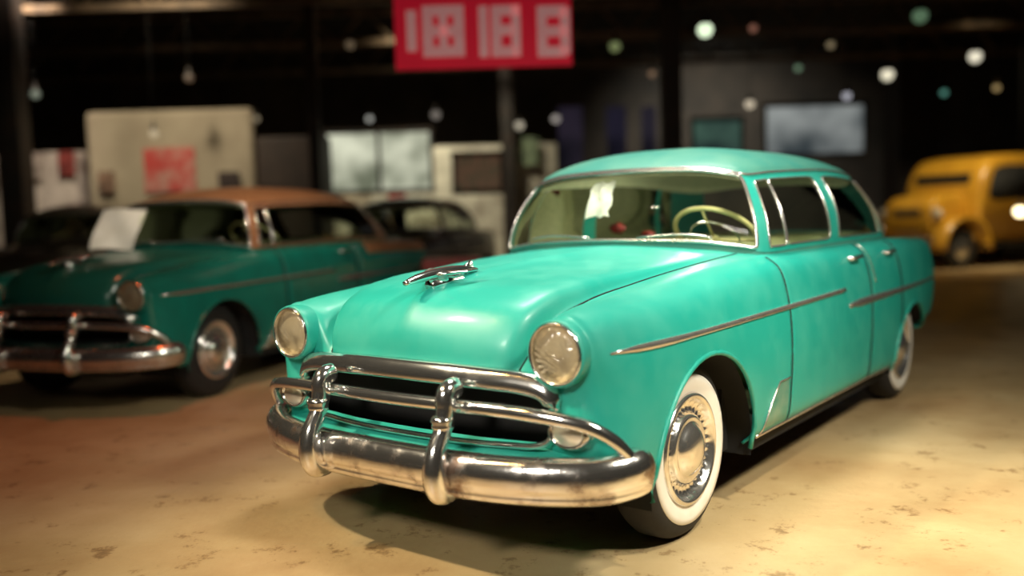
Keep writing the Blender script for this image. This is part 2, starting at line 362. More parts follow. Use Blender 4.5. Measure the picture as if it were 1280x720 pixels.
    V,F=boxvf(-1.0,-.90,-.66,.66,.72,.98); bevel(mk("dashboard",V,F,M_seat,car),.03)
    V,F=boxvf(-2.95,-.9,-.72,.72,.27,.30); mk("cabin_floor",V,F,M_seat,car)
    c=np.array([-1.13,.35,1.075]); nrm=np.array([-.62,0,.785]); e1=np.array([0,1.,0]); e2=np.cross(nrm,e1)
    rim=[c+.20*(math.cos(t)*e1+math.sin(t)*e2) for t in np.linspace(0,2*math.pi,49)[:-1]]
    st=tube("steering_wheel",rim,.012,M_cream,car,closed=True,n=8,up=tuple(nrm))
    tube("horn_ring",[c-nrm*.02+.12*(math.cos(t)*e1+math.sin(t)*e2) for t in np.linspace(0,2*math.pi,33)[:-1]],.005,M_chrome,st,closed=True,n=6,up=tuple(nrm))
    for a in(.3,math.pi-.3,-math.pi/2): tube("spoke",[c-nrm*.03,c+.2*(math.cos(a)*e1+math.sin(a)*e2)],.007,M_cream,st,n=6)
    tube("steering_column",[c-nrm*.02,c-nrm*.35],.022,M_cream,st,n=10,up=(0,1,0))
    # headlights
    for s in(1,-1):
        hx,hy,hz=.645,.629*s,.757
        h=mk("headlight",*lathe([(.108,-.08),(.108,-.02),(.107,.008),(.104,.018),(.101,.016),(.098,.002)],(hx,hy,hz),'x',48),paint,car)
        mk("headlight_ring",*lathe([(.101,.002),(.101,.014),(.098,.022),(.095,.024),(.091,.020),(.089,.012)],(hx,hy,hz),'x',48),M_c,h)
        mk("headlight_lens",*lathe([(.091,.012),(.084,.020),(.076,.025),(.06,.031),(.05,.035),(.035,.038),(.02,.040),(.0005,.041)],(hx,hy,hz),'x',120,ripple=(.015,.085,.0012,24)),M_lens,h)
        mk("headlight_bucket",*lathe([(.091,.012),(.080,.005),(.065,.002),(.045,.001),(.022,.001),(.0005,.001)],(hx,hy,hz),'x',60),M_refl,h)
        p=mk("parking_light",*lathe([(.05,-.05),(.052,.0),(.046,.014),(.04,.012),(.037,.004)],(.635,.655*s,.505),'x',32,sy=1.5),M_c,car)
        mk("parking_light_lens",*lathe([(.039,.004),(.03,.012),(.0005,.014)],(.635,.655*s,.505),'x',32,sy=1.5),M_refl,p)
    gr=mk("grille",*boxvf(.50,.52,-.60,.60,.42,.67),M_dark,car,False)
    def mir(P): P=np.array(P); return np.concatenate([(P*np.array([1,-1,1]))[:0:-1],P])
    topbar=cr(mir([(.708,0,.668),(.700,.2,.666),(.670,.38,.657),(.647,.48,.650),(.632,.560,.632),(.624,.590,.600),(.620,.592,.565)]),5)
    nb=len(topbar); tsc=[min(1.,.50+.10*min(i,nb-1-i)) for i in range(nb)]
    V,F=sweep(topbar,[(-.02,-.024),(.012,-.031),(.024,-.029),(.031,-.020),(.026,.006),(.015,.026),(.004,.038),(-.02,.038)],scale=tsc); mk("grille_surround",V,F,M_c,gr)
    lob=cr(mir([(.68,0,.438),(.67,.25,.438),(.645,.42,.441),(.632,.535,.450),(.622,.582,.485),(.620,.592,.565)]),5)
    V,F=sweep(lob,circ(.014,8,.011)); mk("grille_surround",V,F,M_c,gr)
    fb=cr(mir([(.765,0,.580),(.755,.25,.580),(.730,.48,.577),(.700,.63,.566),(.658,.735,.544),(.608,.795,.50),(.560,.825,.44),(.53,.835,.395)]),6)
    V,F=sweep(fb,[(-.012,-.018),(.014,-.020),(.022,-.016),(.024,-.003),(.020,.010),(.012,.020),(-.012,.020)]); mk("grille_bar",V,F,M_c,gr)
    # bumper
    bp=cr(mir([(.80,0,.374),(.795,.25,.374),(.77,.45,.374),(.715,.62,.375),(.635,.76,.379),(.545,.825,.388),(.47,.842,.402)]),6)
    pr=[(-.03,-.062),(-.005,-.082),(.022,-.080),(.035,-.070),(.037,-.056),(.034,-.046),(.044,-.038),(.050,-.020),(.051,.006),(.047,.028),(.036,.050),(.022,.062),(.006,.066),(-.02,.064),(-.035,.050),(-.005,.045),(.015,.025),(.02,-.03),(.0,-.055)]
    nb=len(bp); sc=[min(1.,(.62+.12*min(i,nb-1-i))) for i in range(nb)]
    V,F=sweep(bp,pr,scale=sc); bu=mk("bumper",V,F,M_b,car)
    for y in(-.35,.35):
        V,F=boxvf(.5,.80,y-.02,y+.02,.35,.40); mk("bumper_bracket",V,F,M_dark,bu,False)
    for s in(1,-1):
        gx=.828
        P=cr([(gx-.03,.297*s,.314),(gx+.022,.297*s,.320),(gx+.042,.297*s,.37),(gx+.034,.297*s,.44),(gx-.003,.297*s,.51),(gx-.022,.297*s,.575),(gx-.022,.297*s,.612),(gx-.04,.297*s,.636),(gx-.075,.297*s,.640)],5)
        n=len(P); sc=[1.12-.26*math.exp(-((i-20)/5.)**2)+.08*math.exp(-((i-8)/5.)**2)-(.14 if i>24 else 0)*min(1,(i-24)/5) for i in range(n)]
        V,F=sweep(P,[(.036,0),(.034,.014),(.026,.026),(.012,.034),(-.012,.034),(-.026,.026),(-.034,.014),(-.036,0),(-.026,-.02),(.026,-.02)],(0,1,0),scale=sc)
        gd=mk("bumper_guard",V,F,M_c,bu)
        mk("guard_collar",*lathe([(.02,-.026),(.033,-.024),(.038,-.012),(.033,-.003),(.040,.006),(.034,.018),(.02,.022)],(gx-.008,.297*s,.538),'z',24),M_c,gd)
    V=[];F=[];n=28
    for k in range(n+1):
        y=-.80+1.60*k/n; t=abs(y)
        xb=np.interp(t,[0,.25,.45,.62,.76,.83],[.78,.775,.75,.695,.615,.53]); xi=np.interp(t,[0,.3,.55,.65,.74,.80],[.655,.645,.60,.59,.56,.47])
        zi=np.interp(t,[0,.5,.65,.75,.80],[.438,.438,.435,.42,.40])
        V+=[(xi-.02,y,zi+.01),(xi+.015,y,zi-.01),((xi+xb)/2,y,.405),(xb,y,.385),(xi,y,.30),(xi-.3,y*.9,.25)]
    F=[(6*k+j,6*k+6+j,6*k+7+j,6*k+1+j) for k in range(n) for j in range(5)]
    mk("gravel_pan",V,F,paint,car)
    rb=cr(mir([(-3.92,0,.42),(-3.91,.3,.42),(-3.87,.55,.42),(-3.80,.64,.42),(-3.74,.66,.42)]),5)
    V,F=sweep(rb,[(p,-q) for p,q in [(0,-.06),(-.03,-.04),(-.04,0),(-.03,.04),(0,.06),(.01,0)]]); mk("bumper",V,F,M_b,car)
    # hood ornament
    zz=topz(.45,0)[2]
    body=cr([(.66,0,zz+.004),(.60,0,zz+.016),(.52,0,zz+.026),(.43,0,zz+.032),(.34,0,zz+.034),(.27,0,zz+.028)],4)
    orn=tube("hood_ornament",body,.023,M_c,car,r2=.017,n=12,scale=[.2+.95*math.sin(math.pi*(i+2)/(len(body)+3))**.8 for i in range(len(body))])
    for s in(1,-1):
        pts=[(.49,0,zz+.026),(.465,.04*s,zz+.030),(.43,.08*s,zz+.034),(.395,.115*s,zz+.040)]
        V,F=sweep(pts,circ(.045,10,.010),(0,0,1),scale=[1.,.85,.6,.2]); mk("ornament_wing",V,F,M_c,orn)
    V,F=sweep([(.53,0,zz-.012),(.37,0,zz+.0)],circ(.028,8,.024)); mk("ornament_base",V,F,M_c,orn)
    V,F=sweep([(.34,0,zz+.03),(.29,0,zz+.052)],circ(.018,8,.005),(0,1,0)); mk("ornament_fin",V,F,M_c,orn)
    for s in(1,-1):
        xs=np.linspace(.545,-1.56,34)
        P=[side(x,.752+.03*(i/33.),s,.003) for i,x in enumerate(xs)]
        V,F=sweep(P,circ(.007,8,.0115),scale=[min(1.,.25+i*.35)*(1+.25*math.exp(-((i-4)/3)**2)) for i in range(34)]); mk("side_trim",V,F,M_trim,car)
        xs=np.linspace(-1.60,-3.62,34)
        P=[side(x,.700+.006*(i/33.),s,.003) for i,x in enumerate(xs)]
        V,F=sweep(P,circ(.009,8,.022),scale=[max(.2,min(1.,.4+i*.2)*(1-.75*(i/33.)**1.4)) for i in range(34)]); mk("side_trim",V,F,M_trim,car)
        P=[side(x,.272,s,.004) for x in np.linspace(-.50,-2.47,20)]
        tube("rocker_trim",P,.005,M_trim,car,n=6,r2=.008)
        for hx,dk in((-1.86,"doorL" if s>0 else "doorR"),(-2.50,"rdoorL" if s>0 else "rdoorR")):
            if dk not in parts: continue
            p=np.array(side(hx,.925,s,0)); o=np.array([0,s*.03,.006])
            P=cr([p,p+o+np.array([.01,0,0]),p+o+np.array([.07,0,0])+o*.2,p+o+np.array([.13,0,-.002]),p+np.array([.145,0,0])],5)
            tube("door_handle",P,.010,M_c,parts[dk],n=8)
        V=[];F=[];m_=6
        gp=lambda a,b:(-.79+(.27-.06*b-.10*b*b)*a,.272+.20*b)
        for a in range(m_+1):
            for b in range(m_+1):
                x,z=gp(a/m_,b/m_); V.append(side(x,z,s,.003))
        F=[(a*(m_+1)+b,(a+1)*(m_+1)+b,(a+1)*(m_+1)+b+1,a*(m_+1)+b+1) for a in range(m_) for b in range(m_)]
        sg=mk("stone_guard",V,F,M_guard if paint==M_paint else M_trim,parts["body"])
        E=[gp(0,1),gp(.5,1)]+[gp(1,b) for b in np.linspace(1,0,8)]
        tube("guard_edge",[side(x,z,s,.004) for x,z in E],.004,M_trim,sg,n=6,up=(0,s,0))
        P=[side(-2.03-.04*math.sin(k/9*1.4),1.0-.22*k/9,s,.003) for k in range(10)]
        tube("fender_molding",P,.0035,M_trim,parts["body"],n=6)
        mk("tail_light",*lathe([(.05,.0),(.045,-.03),(.02,-.05),(.0005,-.052)],(-3.73,.64*s,.72),'x',24),M_redb,car)
    for y0,y1 in((.12,.52),(-.12,-.52),):
        P=[]
        for k in range(9):
            u=abs(y0)/.38+(abs(y1)/.38-abs(y0)/.38)*k/8; u=u if y0>0 else 20-u
            P.append(ghpt(lo,up,K2,u,.07+.05*math.sin(k/8*2.6),.02))
        tube("wiper",P,.005,M_trim,car,n=6)
    return car,lo,up
def sheet(car,lo,up,u0,du,v0,dv,off=-.05):
    V=[]
    for a in range(7):
        for b in range(7):
            V.append(ghpt(lo,up,10,20-(u0+du*a/6+.05*b/6+.02*math.sin(b*1.7)),v0+dv*b/6+.02*math.sin(a*1.9),off+.014*math.sin(a*1.4+b*.9)*math.cos(b*1.3)))
    F=[(a*7+b,(a+1)*7+b,(a+1)*7+b+1,a*7+b+1) for a in range(6) for b in range(6)]
    return mk("paper_sign",V,F,M_paper,car)
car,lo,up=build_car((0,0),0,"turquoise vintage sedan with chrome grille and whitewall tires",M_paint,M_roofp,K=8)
sheet(car,lo,up,.18,.34,.36,.50)
for (x,y,z,a,b_,c_) in((-1.65,-.50,1.10,.02,.045,.03),(-1.72,-.34,1.06,.02,.04,.02)):
    V,F=lathe([(.0005,-1),(.5,-.86),(.86,-.5),(1,0),(.86,.5),(.5,.86),(.0005,1)],(0,0,0),'z',14)
    V=[(x+v[0]*a*(1+.35*math.sin(5*v[1]+3*v[2])),y+v[1]*b_*(1+.3*math.sin(6*v[0]+2*v[2])),z+v[2]*c_*(1+.4*math.sin(7*v[1]))) for v in V]
    mk("red_reflection_lump",V,F,M_redb,car)  # red lumps added to imitate red reflections in the windshield
M_p2=mat("deep_green_paint",(.008,.17,.13),.25,coat=.5,noise=((.010,.13,.10),5,.4,.7))
M_cop=mat("copper_paint",(.33,.15,.07),.34,coat=.35,noise=((.27,.11,.05),5,.4,.7))
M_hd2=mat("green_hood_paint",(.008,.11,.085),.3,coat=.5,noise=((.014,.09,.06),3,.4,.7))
M_c2=mat("dim_chrome",(.66,.65,.62),.2,.95,noise=((.42,.40,.36),10,.45,.7,.32))
M_brn=mat("brown_paint",(.07,.04,.022),.3,coat=.5,noise=((.05,.05,.035),5,.4,.7))
M_blk=mat("black_paint",(.012,.010,.010),.25,coat=.5,noise=((.03,.012,.010),5,.4,.7))
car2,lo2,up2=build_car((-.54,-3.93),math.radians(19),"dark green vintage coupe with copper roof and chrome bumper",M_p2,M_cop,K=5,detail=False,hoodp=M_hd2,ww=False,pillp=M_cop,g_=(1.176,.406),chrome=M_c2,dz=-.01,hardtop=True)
V=[]
for a in range(6):
    for b in range(6):
        V.append((-.46-.14*b/5+.015*math.sin(a*1.3+b),-.72+.42*a/5+.03*b/5,1.02+.31*b/5+.01*math.sin(a)))
mk("paper_sign",V,[(a*6+b,(a+1)*6+b,(a+1)*6+b+1,a*6+b+1) for a in range(5) for b in range(5)],M_paper,car2)
# ------------------------------------------------------------------ room frame
CAM=np.array([2.9686,2.2244,1.1877]); Fv=np.array([-.7961,-.6052]); Rv=np.array([-.6052,.7961]); FPX=1141.1
ANG=math.atan2(.7961,-.6052)
def W(lat,fw,z): p=CAM[:2]+Rv*lat+Fv*fw; return (p[0],p[1],z)
def yh(px): return 270.3-.0289*(px-640)
def at(px,py,fw): return W(fw*(px-640)/FPX,fw,CAM[2]+fw*(yh(px)-py)/FPX)
def lat(px,fw): return fw*(px-640)/FPX
def zed(px,py,fw): return CAM[2]+fw*(yh(px)-py)/FPX
def keep(o,parent):
    o.parent=parent; o.matrix_parent_inverse=(Matrix.Translation(parent.location)@parent.rotation_euler.to_matrix().to_4x4()).inverted(); return o
def rbox(name,l0,l1,f0,f1,z0,z1,m,label=None,cat=None,kind=None,parent=None,bev=0,group=None):
    c=W((l0+l1)/2,(f0+f1)/2,(z0+z1)/2); a,b,h=(l1-l0)/2,(f1-f0)/2,(z1-z0)/2
    V,F=boxvf(-a,a,-b,b,-h,h); o=mk(name,V,F,m,None,False)
    o.location=c;o.rotation_euler=(0,0,ANG)
    if parent: keep(o,parent)
    if bev: bevel(o,bev)
    if label: top(o,label,cat)
    if kind:o["kind"]=kind
    if group:o["group"]=group
    return o
# floor
fm=D.materials.new("concrete_floor"); fm.use_nodes=True; nt=fm.node_tree; b=nt.nodes["Principled BSDF"]
tc=nt.nodes.new("ShaderNodeTexCoord")
def noi(s,d,r=.6):
    n=nt.nodes.new("ShaderNodeTexNoise"); n.inputs["Scale"].default_value=s;n.inputs["Detail"].default_value=d;n.inputs["Roughness"].default_value=r; nt.links.new(tc.outputs["Object"],n.inputs["Vector"]); return n
def ramp(src,e):
    r=nt.nodes.new("ShaderNodeValToRGB"); cr_=r.color_ramp
    cr_.elements[0].position=e[0][0];cr_.elements[0].color=(*e[0][1],1);cr_.elements[1].position=e[-1][0];cr_.elements[1].color=(*e[-1][1],1)
    for p,c in e[1:-1]:
        q=cr_.elements.new(p);q.color=(*c,1)
    nt.links.new(src.outputs["Fac"],r.inputs["Fac"]); return r
r1=ramp(noi(.9,8),[(.3,(.34,.21,.095)),(.5,(.44,.31,.155)),(.72,(.54,.41,.23))])
r2=ramp(noi(7,10,.82),[(.575,(1,1,1)),(.605,(.42,.30,.20)),(.68,(.18,.12,.08))])
mx=nt.nodes.new("ShaderNodeMix");mx.data_type='RGBA';mx.blend_type='MULTIPLY';mx.inputs[0].default_value=.65
nt.links.new(r1.outputs["Color"],mx.inputs[6]);nt.links.new(r2.outputs["Color"],mx.inputs[7])
nt.links.new(mx.outputs[2],b.inputs["Base Color"])
rr=ramp(noi(3,4),[(.3,(.33,.33,.33)),(.7,(.56,.56,.56))]);nt.links.new(rr.outputs["Color"],b.inputs["Roughness"])
bp=nt.nodes.new("ShaderNodeBump");bp.inputs["Strength"].default_value=.25;bp.inputs["Distance"].default_value=.01
nn=noi(25,6);nt.links.new(nn.outputs["Fac"],bp.inputs["Height"]);nt.links.new(bp.outputs["Normal"],b.inputs["Normal"])
M_wall=mat("dark_wall",(.05,.043,.036),.9,noise=((.11,.085,.065),.8,.35,.7))
M_ceil=mat("dark_ceiling",(.010,.008,.006),.9,noise=((.02,.014,.01),1.5,.4,.7))
rbox("floor",-13,15,-5,24,-.1,0,fm,kind="structure")
rbox("ceiling",-13,15,-5,24,5.2,5.3,M_ceil,kind="structure")
rbox("wall_back",-13,15,24,24.2,0,5.2,M_wall,kind="structure")
rbox("wall_left",-13.2,-13,-5,24,0,5.2,M_wall,kind="structure")
rbox("wall_right",15,15.2,-5,24,0,5.2,M_wall,kind="structure")
rbox("wall_front",-13,15,-5.2,-5,0,5.2,M_wall,kind="structure")
M_beige=mat("beige_wall",(.44,.37,.26),.8,noise=((.24,.19,.13),.7,.36,.68))
M_pink=mat("dim_wall",(.20,.15,.12),.8,noise=((.66,.58,.50),.9,.40,.60))
M_metal=mat("dark_steel",(.022,.019,.016),.5,.4,noise=((.04,.025,.018),4,.4,.7))
f=14.
rbox("partition_wall",lat(118,f),lat(325,f),f,f+.2,0,2.95,M_beige,"beige partition wall with a red poster","wall",bev=.08)
rbox("partition_wall",-12.5,lat(116,15),15,15.2,0,2.45,M_pink,"mottled pinkish partition wall behind the coupe","wall")
rbox("partition_wall",lat(413,17.5),lat(700,17.5),17.5,17.7,0,2.55,mat("cream_wall",(.58,.54,.43),.8,noise=((.20,.17,.13),1.1,.42,.62)),"low cream partition wall behind the parked cars","wall")
rbox("poster",lat(190,f),lat(252,f),f-.05,f-.01,zed(220,240,f),zed(220,186,f),mat("red_poster",(.50,.06,.05),.6,noise=((.50,.25,.2),3,.45,.6)),"red printed poster on the beige partition","poster")
rbox("cabinet",lat(328,f),lat(412,f),f,f+.6,0,2.5,mat("dark_wood",(.03,.018,.012),.6,noise=((.05,.03,.02),3,.4,.7)),"dark tall wooden cabinet beside the beige partition","cabinet",bev=.03)
def dwin(px0,px1,py0,py1,f,n,m,label,cat="window"):
    l0,l1=lat(px0,f),lat(px1,f);z0,z1=zed((px0+px1)/2,py1,f),zed((px0+px1)/2,py0,f)
    o=rbox("display_window",l0,l1,f,f+.05,z0,z1,m,label,cat)
    for k in range(n+1):
        l=l0+(l1-l0)*k/n; rbox("mullion",l-.03,l+.03,f-.06,f,z0,z1,M_metal,parent=o)
    for z in(z0,z1): rbox("window_rail",l0-.04,l1+.04,f-.06,f,z-.04,z+.04,M_metal,parent=o)
    return o
dwin(415,545,165,240,16,2,emat("pale_window_light",(.90,.92,.70),.80,(.16,.18,.12),1.3),"lit pale display window with dark mullions")
dwin(958,1082,132,195,18,1,emat("screen_light",(.56,.60,.58),.50,(.07,.09,.10),.9),"pale bluish lit projection window high on the back")
dwin(572,632,193,240,15,1,mat("picture",(.40,.22,.14),.6,noise=((.10,.16,.08),6,.45,.6),emit=(.3,.2,.12),estr=.15),"framed brown picture board","picture")
dwin(868,930,150,205,19,1,emat("bluegreen_light",(.16,.32,.24),.30,(.02,.04,.05),1.2),"dim green lit window")
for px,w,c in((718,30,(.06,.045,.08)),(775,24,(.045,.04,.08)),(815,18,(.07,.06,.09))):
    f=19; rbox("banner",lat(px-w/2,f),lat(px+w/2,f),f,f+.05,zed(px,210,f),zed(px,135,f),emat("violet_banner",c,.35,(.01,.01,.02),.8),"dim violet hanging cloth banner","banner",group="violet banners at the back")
for px,w,f in((1150,50,20.5),(845,24,14),(640,16,17),(22,30,12.5),(400,14,13)):
    rbox("column",lat(px-w/2,f),lat(px+w/2,f),f,f+lat(px+w/2,f)-lat(px-w/2,f),0,5.2,M_metal,"dark square steel column up to the ceiling","column",bev=.02,group="hall columns")
for (px,py,w,h,f,c,t) in((292,226,26,22,13.9,(.05,.03,.025),"small dark framed picture on the beige partition"),(140,228,20,26,13.9,(.30,.18,.12),"faded brown notice on the beige partition"),(38,214,44,22,14.9,(.62,.52,.44),"pale printed board on the pinkish partition"),(92,205,20,30,14.9,(.30,.05,.04),"small red notice on the pinkish partition"),(448,250,40,14,17.3,(.5,.42,.3),"pale notice board on the cream partition"),(500,252,22,20,17.3,(.38,.06,.04),"small red notice on the cream partition"),(664,190,28,34,17.3,(.20,.26,.15),"greenish framed board on the cream partition"),(1030,225,56,18,20,(.14,.24,.18),"dim green board on the back of the hall")):
    rbox("poster",lat(px-w/2,f),lat(px+w/2,f),f,f+.04,zed(px,py+h/2,f),zed(px,py-h/2,f),mat("notice",c,.6,noise=(tuple(v*.4 for v in c),5,.42,.6)),t,"poster",bev=.01)
M_tr=mat("truss_steel",(.18,.12,.07),.6,.3,noise=((.06,.04,.025),3,.4,.7))
for k,f in enumerate((5.5,8,10.5,13,16,19)):
    parts=[]
    for z in(4.25,4.75): parts.append(boxvf(-12.9,14.9,-.05,.05,z-.05,z+.05))
    for i in range(27):
        x=-12.9+i; V,F=sweep([(x,0,4.25),(x+.5,0,4.75),(x+1,0,4.25)],circ(.025,4)); parts.append((V,F))
    V,F=join(parts); o=mk("roof_truss",V,F,M_tr,None,False)
    o.location=(*W(0,f,0)[:2],0);o.rotation_euler=(0,0,ANG); top(o,"dark steel lattice truss under the ceiling","truss","ceiling trusses")
# red tool cart behind the cars
fc=9.; cx=lat(566,fc)
cart=rbox("tool_cart",cx-.28,cx+.28,fc-.20,fc+.20,.16,.80,mat("red_cart_paint",(.25,.018,.014),.35,coat=.3,noise=((.12,.01,.01),5,.4,.7)),"low red steel tool cart behind the turquoise sedan","cart",bev=.02)
for z in(.20,.38,.57): rbox("drawer",cx-.25,cx+.25,fc-.22,fc-.19,z,z+.15,D.materials["red_cart_paint"],parent=cart)
for l in(-.22,.22):
    for q in(-.14,.14):
        ww_=mk("wheel",*lathe([(.0005,-.02),(.07,-.02),(.08,0),(.07,.02),(.0005,.02)],(0,0,0),'y',20),M_rub); ww_.location=W(cx+l,fc+q,.08); ww_.rotation_euler=(0,0,ANG); keep(ww_,cart)
# red banner with white characters
f=8.5; l0,l1=lat(505,f),lat(722,f); z0=zed(613,88,f); z1=z0+.85
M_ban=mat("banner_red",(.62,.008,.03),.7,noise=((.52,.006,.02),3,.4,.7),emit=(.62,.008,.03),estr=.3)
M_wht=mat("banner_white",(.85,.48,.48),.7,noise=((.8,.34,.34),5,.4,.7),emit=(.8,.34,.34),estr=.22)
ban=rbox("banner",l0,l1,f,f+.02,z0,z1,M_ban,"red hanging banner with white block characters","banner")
for l in(l0+.1,l1-.1): keep(tube("cord",[W(l,f+.01,z1-.05),W(l,f+.01,5.2)],.01,M_dark,None,n=5,up=(0,1,0)),ban)
def glyph(px,w,strokes):
    cx=lat(px,f);h=.46;zc=zed(px,44,f)
    P=[boxvf(cx-w/2+w*a,cx-w/2+w*c,-.015,-.008,zc-h/2+h*b_,zc-h/2+h*d) for a,b_,c,d in strokes]
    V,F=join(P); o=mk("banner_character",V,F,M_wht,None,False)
    o.location=(*W(0,f,0)[:2],0);o.rotation_euler=(0,0,ANG); keep(o,ban)
glyph(565,.38,[(0,0,.25,1),(.75,0,1,1),(.25,.80,.75,1),(.25,0,.75,.2),(.25,.40,.75,.60),(.40,.2,.60,.80)])
glyph(634,.38,[(0,0,.22,1),(.3,0,.54,1),(.54,.80,1,1),(.78,0,1,1),(.54,0,.9,.2),(.54,.42,.85,.62)])
glyph(700,.30,[(0,0,.30,1),(.30,.78,.9,1),(.70,.5,1,.95),(.30,.40,.9,.60),(.70,.05,1,.5),(.30,0,.9,.2)])
glyph(526,.09,[(0,.1,1,.9)])
def lamp(px,py,f,col,s,r=.06):
    x,y,z=at(px,py,f)
    o=mk("hanging_lamp",*lathe([(.0005,r+.09),(.025,r+.08),(.035,r*.9),(r*.6,r*.72),(r*.5,r*.7),(.0005,r*.8)],(0,0,0),'z',20),M_metal); o.location=(x,y,z)
    mk("bulb",*lathe([(.0005,-r),(r*.38,-r*.92),(r*.7,-r*.7),(r*.92,-r*.38),(r,0),(r*.92,r*.38),(r*.7,r*.7),(.0005,r*.85)],(0,0,0),'z',20),emat("bulb_glow",col,s),o)
    tube("cord",[(0,0,r+.07),(0,0,5.2-z)],.004,M_dark,o,n=5,up=(0,1,0))
    top(o,"hanging lamp with a round glowing bulb","lamp","hanging hall lamps")
for a in((886,42,9,(.75,.9,.62),1.3,.075),(1110,96,12,(1,.92,.68),.9,.08),(1218,74,12,(1,.92,.70),.9,.08),(940,132,15,(1,.85,.62),.7,.07),(655,158,16,(.9,.8,.6),.6,.07),(203,168,13,(1,.8,.5),.5,.06),(1060,122,14,(.9,.9,1),.5,.06),(700,150,17,(1,.9,.8),.4,.07),(552,145,15,(.8,.7,.6),.25,.07),(470,150,15,(1,1,.9),.45,.05),(1276,264,16,(1,.82,.45),6,.09),
  (945,40,12,(.7,.3,.2),.3,.05),(1000,88,15,(.5,.8,.5),.3,.05),(1040,60,13,(.9,.7,.4),.25,.05),(775,62,12,(.5,.6,.25),.3,.07),(1180,118,15,(.3,.9,.7),.3,.05),(1245,112,14,(1,.7,.3),.35,.05),(820,95,14,(.8,.5,.3),.25,.05),(330,150,15,(1,.8,.5),.3,.05),(60,120,13,(.7,.8,.6),.25,.06),(250,100,13,(.8,.5,.3),.15,.06),(1150,25,10,(.4,.7,.4),.2,.08),(450,60,12,(.7,.5,.3),.15,.06)): lamp(*a)  # this second row: small lamps added as blurred glints under the ceiling
# yellow vintage truck
def truck(loc,rot,s):
    M_y=mat("yellow_paint",(.60,.31,.025),.38,coat=.3,noise=((.5,.24,.02),4,.4,.7))
    t=link(D.objects.new("truck",None)); t.location=(*loc,0); t.rotation_euler=(0,0,rot); t.scale=(s,s,s); top(t,"yellow vintage panel truck with rounded fenders","truck")
    def prism(name,prof,w,m,par=t,k=4,r=.93):
        P=cr(prof,k,True); n=len(P); V=[];secs=[(-w,.92),(-w*.98,.96),(-w*.90,.99),(-w*.6,1),(w*.6,1),(w*.90,.99),(w*.98,.96),(w,.92)]
        cx,cz=P[:,0].mean(),P[:,1].min()
        for y,sc in secs: V+=[(cx+(p[0]-cx)*(.5+.5*sc),y,cz+(p[1]-cz)*sc) for p in P]
        m_=len(secs); F=[tuple(range(n)),tuple(range((m_-1)*n,m_*n))]
        for q in range(m_-1): F+=[(q*n+i,q*n+(i+1)%n,(q+1)*n+(i+1)%n,(q+1)*n+i) for i in range(n)]
        return mk(name,V,F,m,par,True)
    b=prism("cab",[(-3.3,.5),(-3.5,1.0),(-3.4,1.45),(-3.1,1.8),(-2.5,2.02),(-1.7,2.10),(-.9,2.10),(-.35,2.02),(-.08,1.75),(.04,1.35),(.1,.8),(.1,.5),(-1.5,.48)],.86,M_y)
    prism("hood",[(-.1,.6),(-.1,1.2),(.08,1.38),(.45,1.36),(.75,1.30),(.90,1.10),(.88,.6),(.4,.55)],.54,M_y)
    for y in(.84,-.84):
        for x0,x1 in((-1.40,-.24),):
            P=cr([(x0,1.26),(x0,1.56),(x0+.08,1.84),((x0+x1)/2-.05,1.88),(x1-.14,1.82),(x1,1.52),(x1,1.26),((x0+x1)/2,1.24)],3,True); n=len(P)
            V=[(p[0],y*1.035,p[1]) for p in P]+[(p[0],y*.94,p[1]) for p in P]
            F=[tuple(range(n)),tuple(range(n,2*n))]+[(i,(i+1)%n,n+(i+1)%n,n+i) for i in range(n)]
            mk("side_window",V,F,M_dark,b)
        for cx in(.45,-2.4):
            P=[(cx+.58*math.cos(a),y*.92,.36+.58*math.sin(a)) for a in np.linspace(-.05,math.pi+.05,18)]
            V,F=sweep(P,[(-.04,-.22),(.0,-.22),(.06,-.12),(.08,.03),(.05,.18),(-.04,.22),(.0,.0)],(0,1,0)); mk("fender",V,F,M_y,t)
            w=mk("wheel",*lathe([(.2,.06),(.30,.08),(.36,.06),(.37,0),(.36,-.06),(.30,-.08)],(cx,y*.92,.37),n=32),M_rub,t)
            sg=1 if y>0 else -1
            mk("hubcap",*lathe([(.21,.05*sg),(.15,.06*sg),(.0005,.09*sg)],(cx,y*.92,.37),n=24),M_hub,w)
        V,F=boxvf(-1.9,.0,y-.1,y+.1,.38,.43); mk("running_board",V,F,M_dark,t,False)
        mk("headlight",*lathe([(.0005,-.12),(.09,-.08),(.12,.02),(.11,.04),(.0005,.06)],(.85,y*.72,1.0),'x',20),M_refl,t)
    V,F=boxvf(-.10,.0,-.60,.60,1.42,1.74); o=mk("windshield",V,F,M_dark,b,False); bevel(o,.02)
    V,F=boxvf(.86,.92,-.32,.32,.65,1.10); bevel(mk("grille",V,F,M_chrome,t,False),.02)
    V,F=boxvf(1.12,1.18,-.8,.8,.45,.58); bevel(mk("bumper",V,F,M_chrome,t,False),.02)
tx=W(lat(1178,17.5),17.5,0); truck(tx[:2],math.radians(-28),1.0)
c3=W(lat(470,12.0),12.0,0); build_car(c3[:2],math.radians(25),"black vintage sedan parked in the dark hall",M_blk,M_blk,K=3,detail=False,ww=False,chrome=M_c2)
c4=W(lat(40,10.8),10.8,0); build_car(c4[:2],math.radians(35),"dark brown vintage sedan parked behind the green coupe",M_brn,M_brn,K=3,detail=False,ww=False,chrome=M_c2)
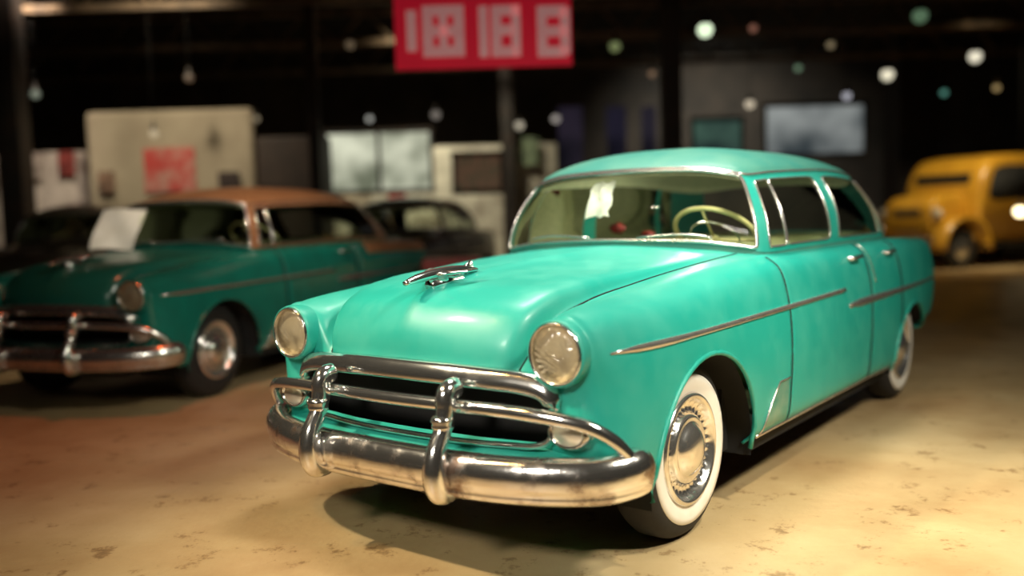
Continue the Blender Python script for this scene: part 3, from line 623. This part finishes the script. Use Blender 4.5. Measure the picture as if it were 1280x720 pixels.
# ------------------------------------------------------------------ lights
def aim(o,t): o.rotation_euler=(Vector(t)-o.location).to_track_quat('-Z','Y').to_euler()
def spot(loc,tgt,e,col,ang=50,blend=.6,size=.12):
    l=D.lights.new("spot","SPOT"); l.energy=e;l.color=col;l.spot_size=math.radians(ang);l.spot_blend=blend;l.shadow_soft_size=size
    o=link(D.objects.new("spot_light",l));o.location=loc;aim(o,tgt);return o
def area(loc,tgt,e,col,sx,sy=None,spread=180):
    l=D.lights.new("area","AREA");l.energy=e;l.color=col;l.shape='RECTANGLE';l.size=sx;l.size_y=sy or sx;l.spread=math.radians(spread)
    o=link(D.objects.new("area_light",l));o.location=loc;aim(o,tgt);return o
spot((3.1,-1.9,4.4),(.4,.1,.5),1100,(1,.87,.62),38,1.,.10)
area((4.2,.9,2.8),(.2,.2,.7),26,(1,.93,.80),.8,.5,80)
area((.6,3.8,4.0),(-1.1,.5,.6),54,(1,.95,.80),1.0,.5,75)
area((-.9,-.1,4.6),(-.8,.1,1.),34,(1,.96,.84),1.4,.9,60)
spot((.3,3.0,4.8),(-.35,1.85,0),1250,(1,.91,.66),40,1.,.10)
spot((3.2,-1.0,4.7),(1.35,-.2,0),260,(1,.58,.18),40,1.,.2)
spot((-.2,-1.9,4.6),(.4,-2.8,0),200,(1,.16,.04),56,1.,.2)
spot((-.6,-2.2,4.6),(-1.5,-4.4,.9),620,(1,.82,.60),48,.9,.2)
spot(W(lat(220,12),11.0,4.9),W(lat(220,14),14.2,1.8),620,(1,.88,.66),80,1.,.2)
spot(W(lat(40,12),12.5,4.9),W(lat(30,15),15,1.8),640,(1,.84,.70),70,1.,.2)
spot(W(lat(560,15),15,4.9),W(lat(540,17.5),17.5,2),900,(1,.92,.7),90,1.,.2)
spot(W(lat(900,20),20,4.9),W(lat(900,24),24,2.2),560,(.95,.95,.85),100,1.,.2)
spot(W(lat(1250,14.5),14.3,4.9),W(lat(1215,17.5),17.5,.8),900,(1,.85,.55),60,.8,.2)
spot(W(lat(1215,13),13,4.9),W(lat(1215,15),15.2,0),300,(1,.66,.25),30,.9,.2)
spot(W(0,9,.3),W(0,12,4.6),110,(1,.6,.35),110,1.,.3)
pl=D.lights.new("cabin_fill","POINT");pl.energy=11;pl.color=(1,.97,.84);pl.shadow_soft_size=.08;o=link(D.objects.new("cabin_fill_light",pl));o.location=(-1.6,0,1.36)  # point light added inside the cabin to brighten the interior
w=D.worlds.new("world");SC.world=w;w.use_nodes=True;w.node_tree.nodes["Background"].inputs[0].default_value=(.9,.75,.6,1);w.node_tree.nodes["Background"].inputs[1].default_value=.02
# ------------------------------------------------------------------ camera
yaw,pit,ro=3.7916,-.078371,-.028865
d=Vector((math.cos(pit)*math.cos(yaw),math.cos(pit)*math.sin(yaw),math.sin(pit)));r0=Vector((math.sin(yaw),-math.cos(yaw),0));u0=r0.cross(d)
r=r0*math.cos(ro)+u0*math.sin(ro);u=u0*math.cos(ro)-r0*math.sin(ro)
cam=D.cameras.new("camera");co=link(D.objects.new("camera",cam))
co.matrix_world=Matrix(((r.x,u.x,-d.x,CAM[0]),(r.y,u.y,-d.y,CAM[1]),(r.z,u.z,-d.z,CAM[2]),(0,0,0,1)))
cam.sensor_width=36;cam.lens=FPX/1280*36;cam.clip_end=100
cam.dof.use_dof=True;cam.dof.focus_distance=3.35;cam.dof.aperture_fstop=.62
SC.camera=co
SC.view_settings.view_transform='Standard'; SC.view_settings.look='None'; SC.view_settings.exposure=0
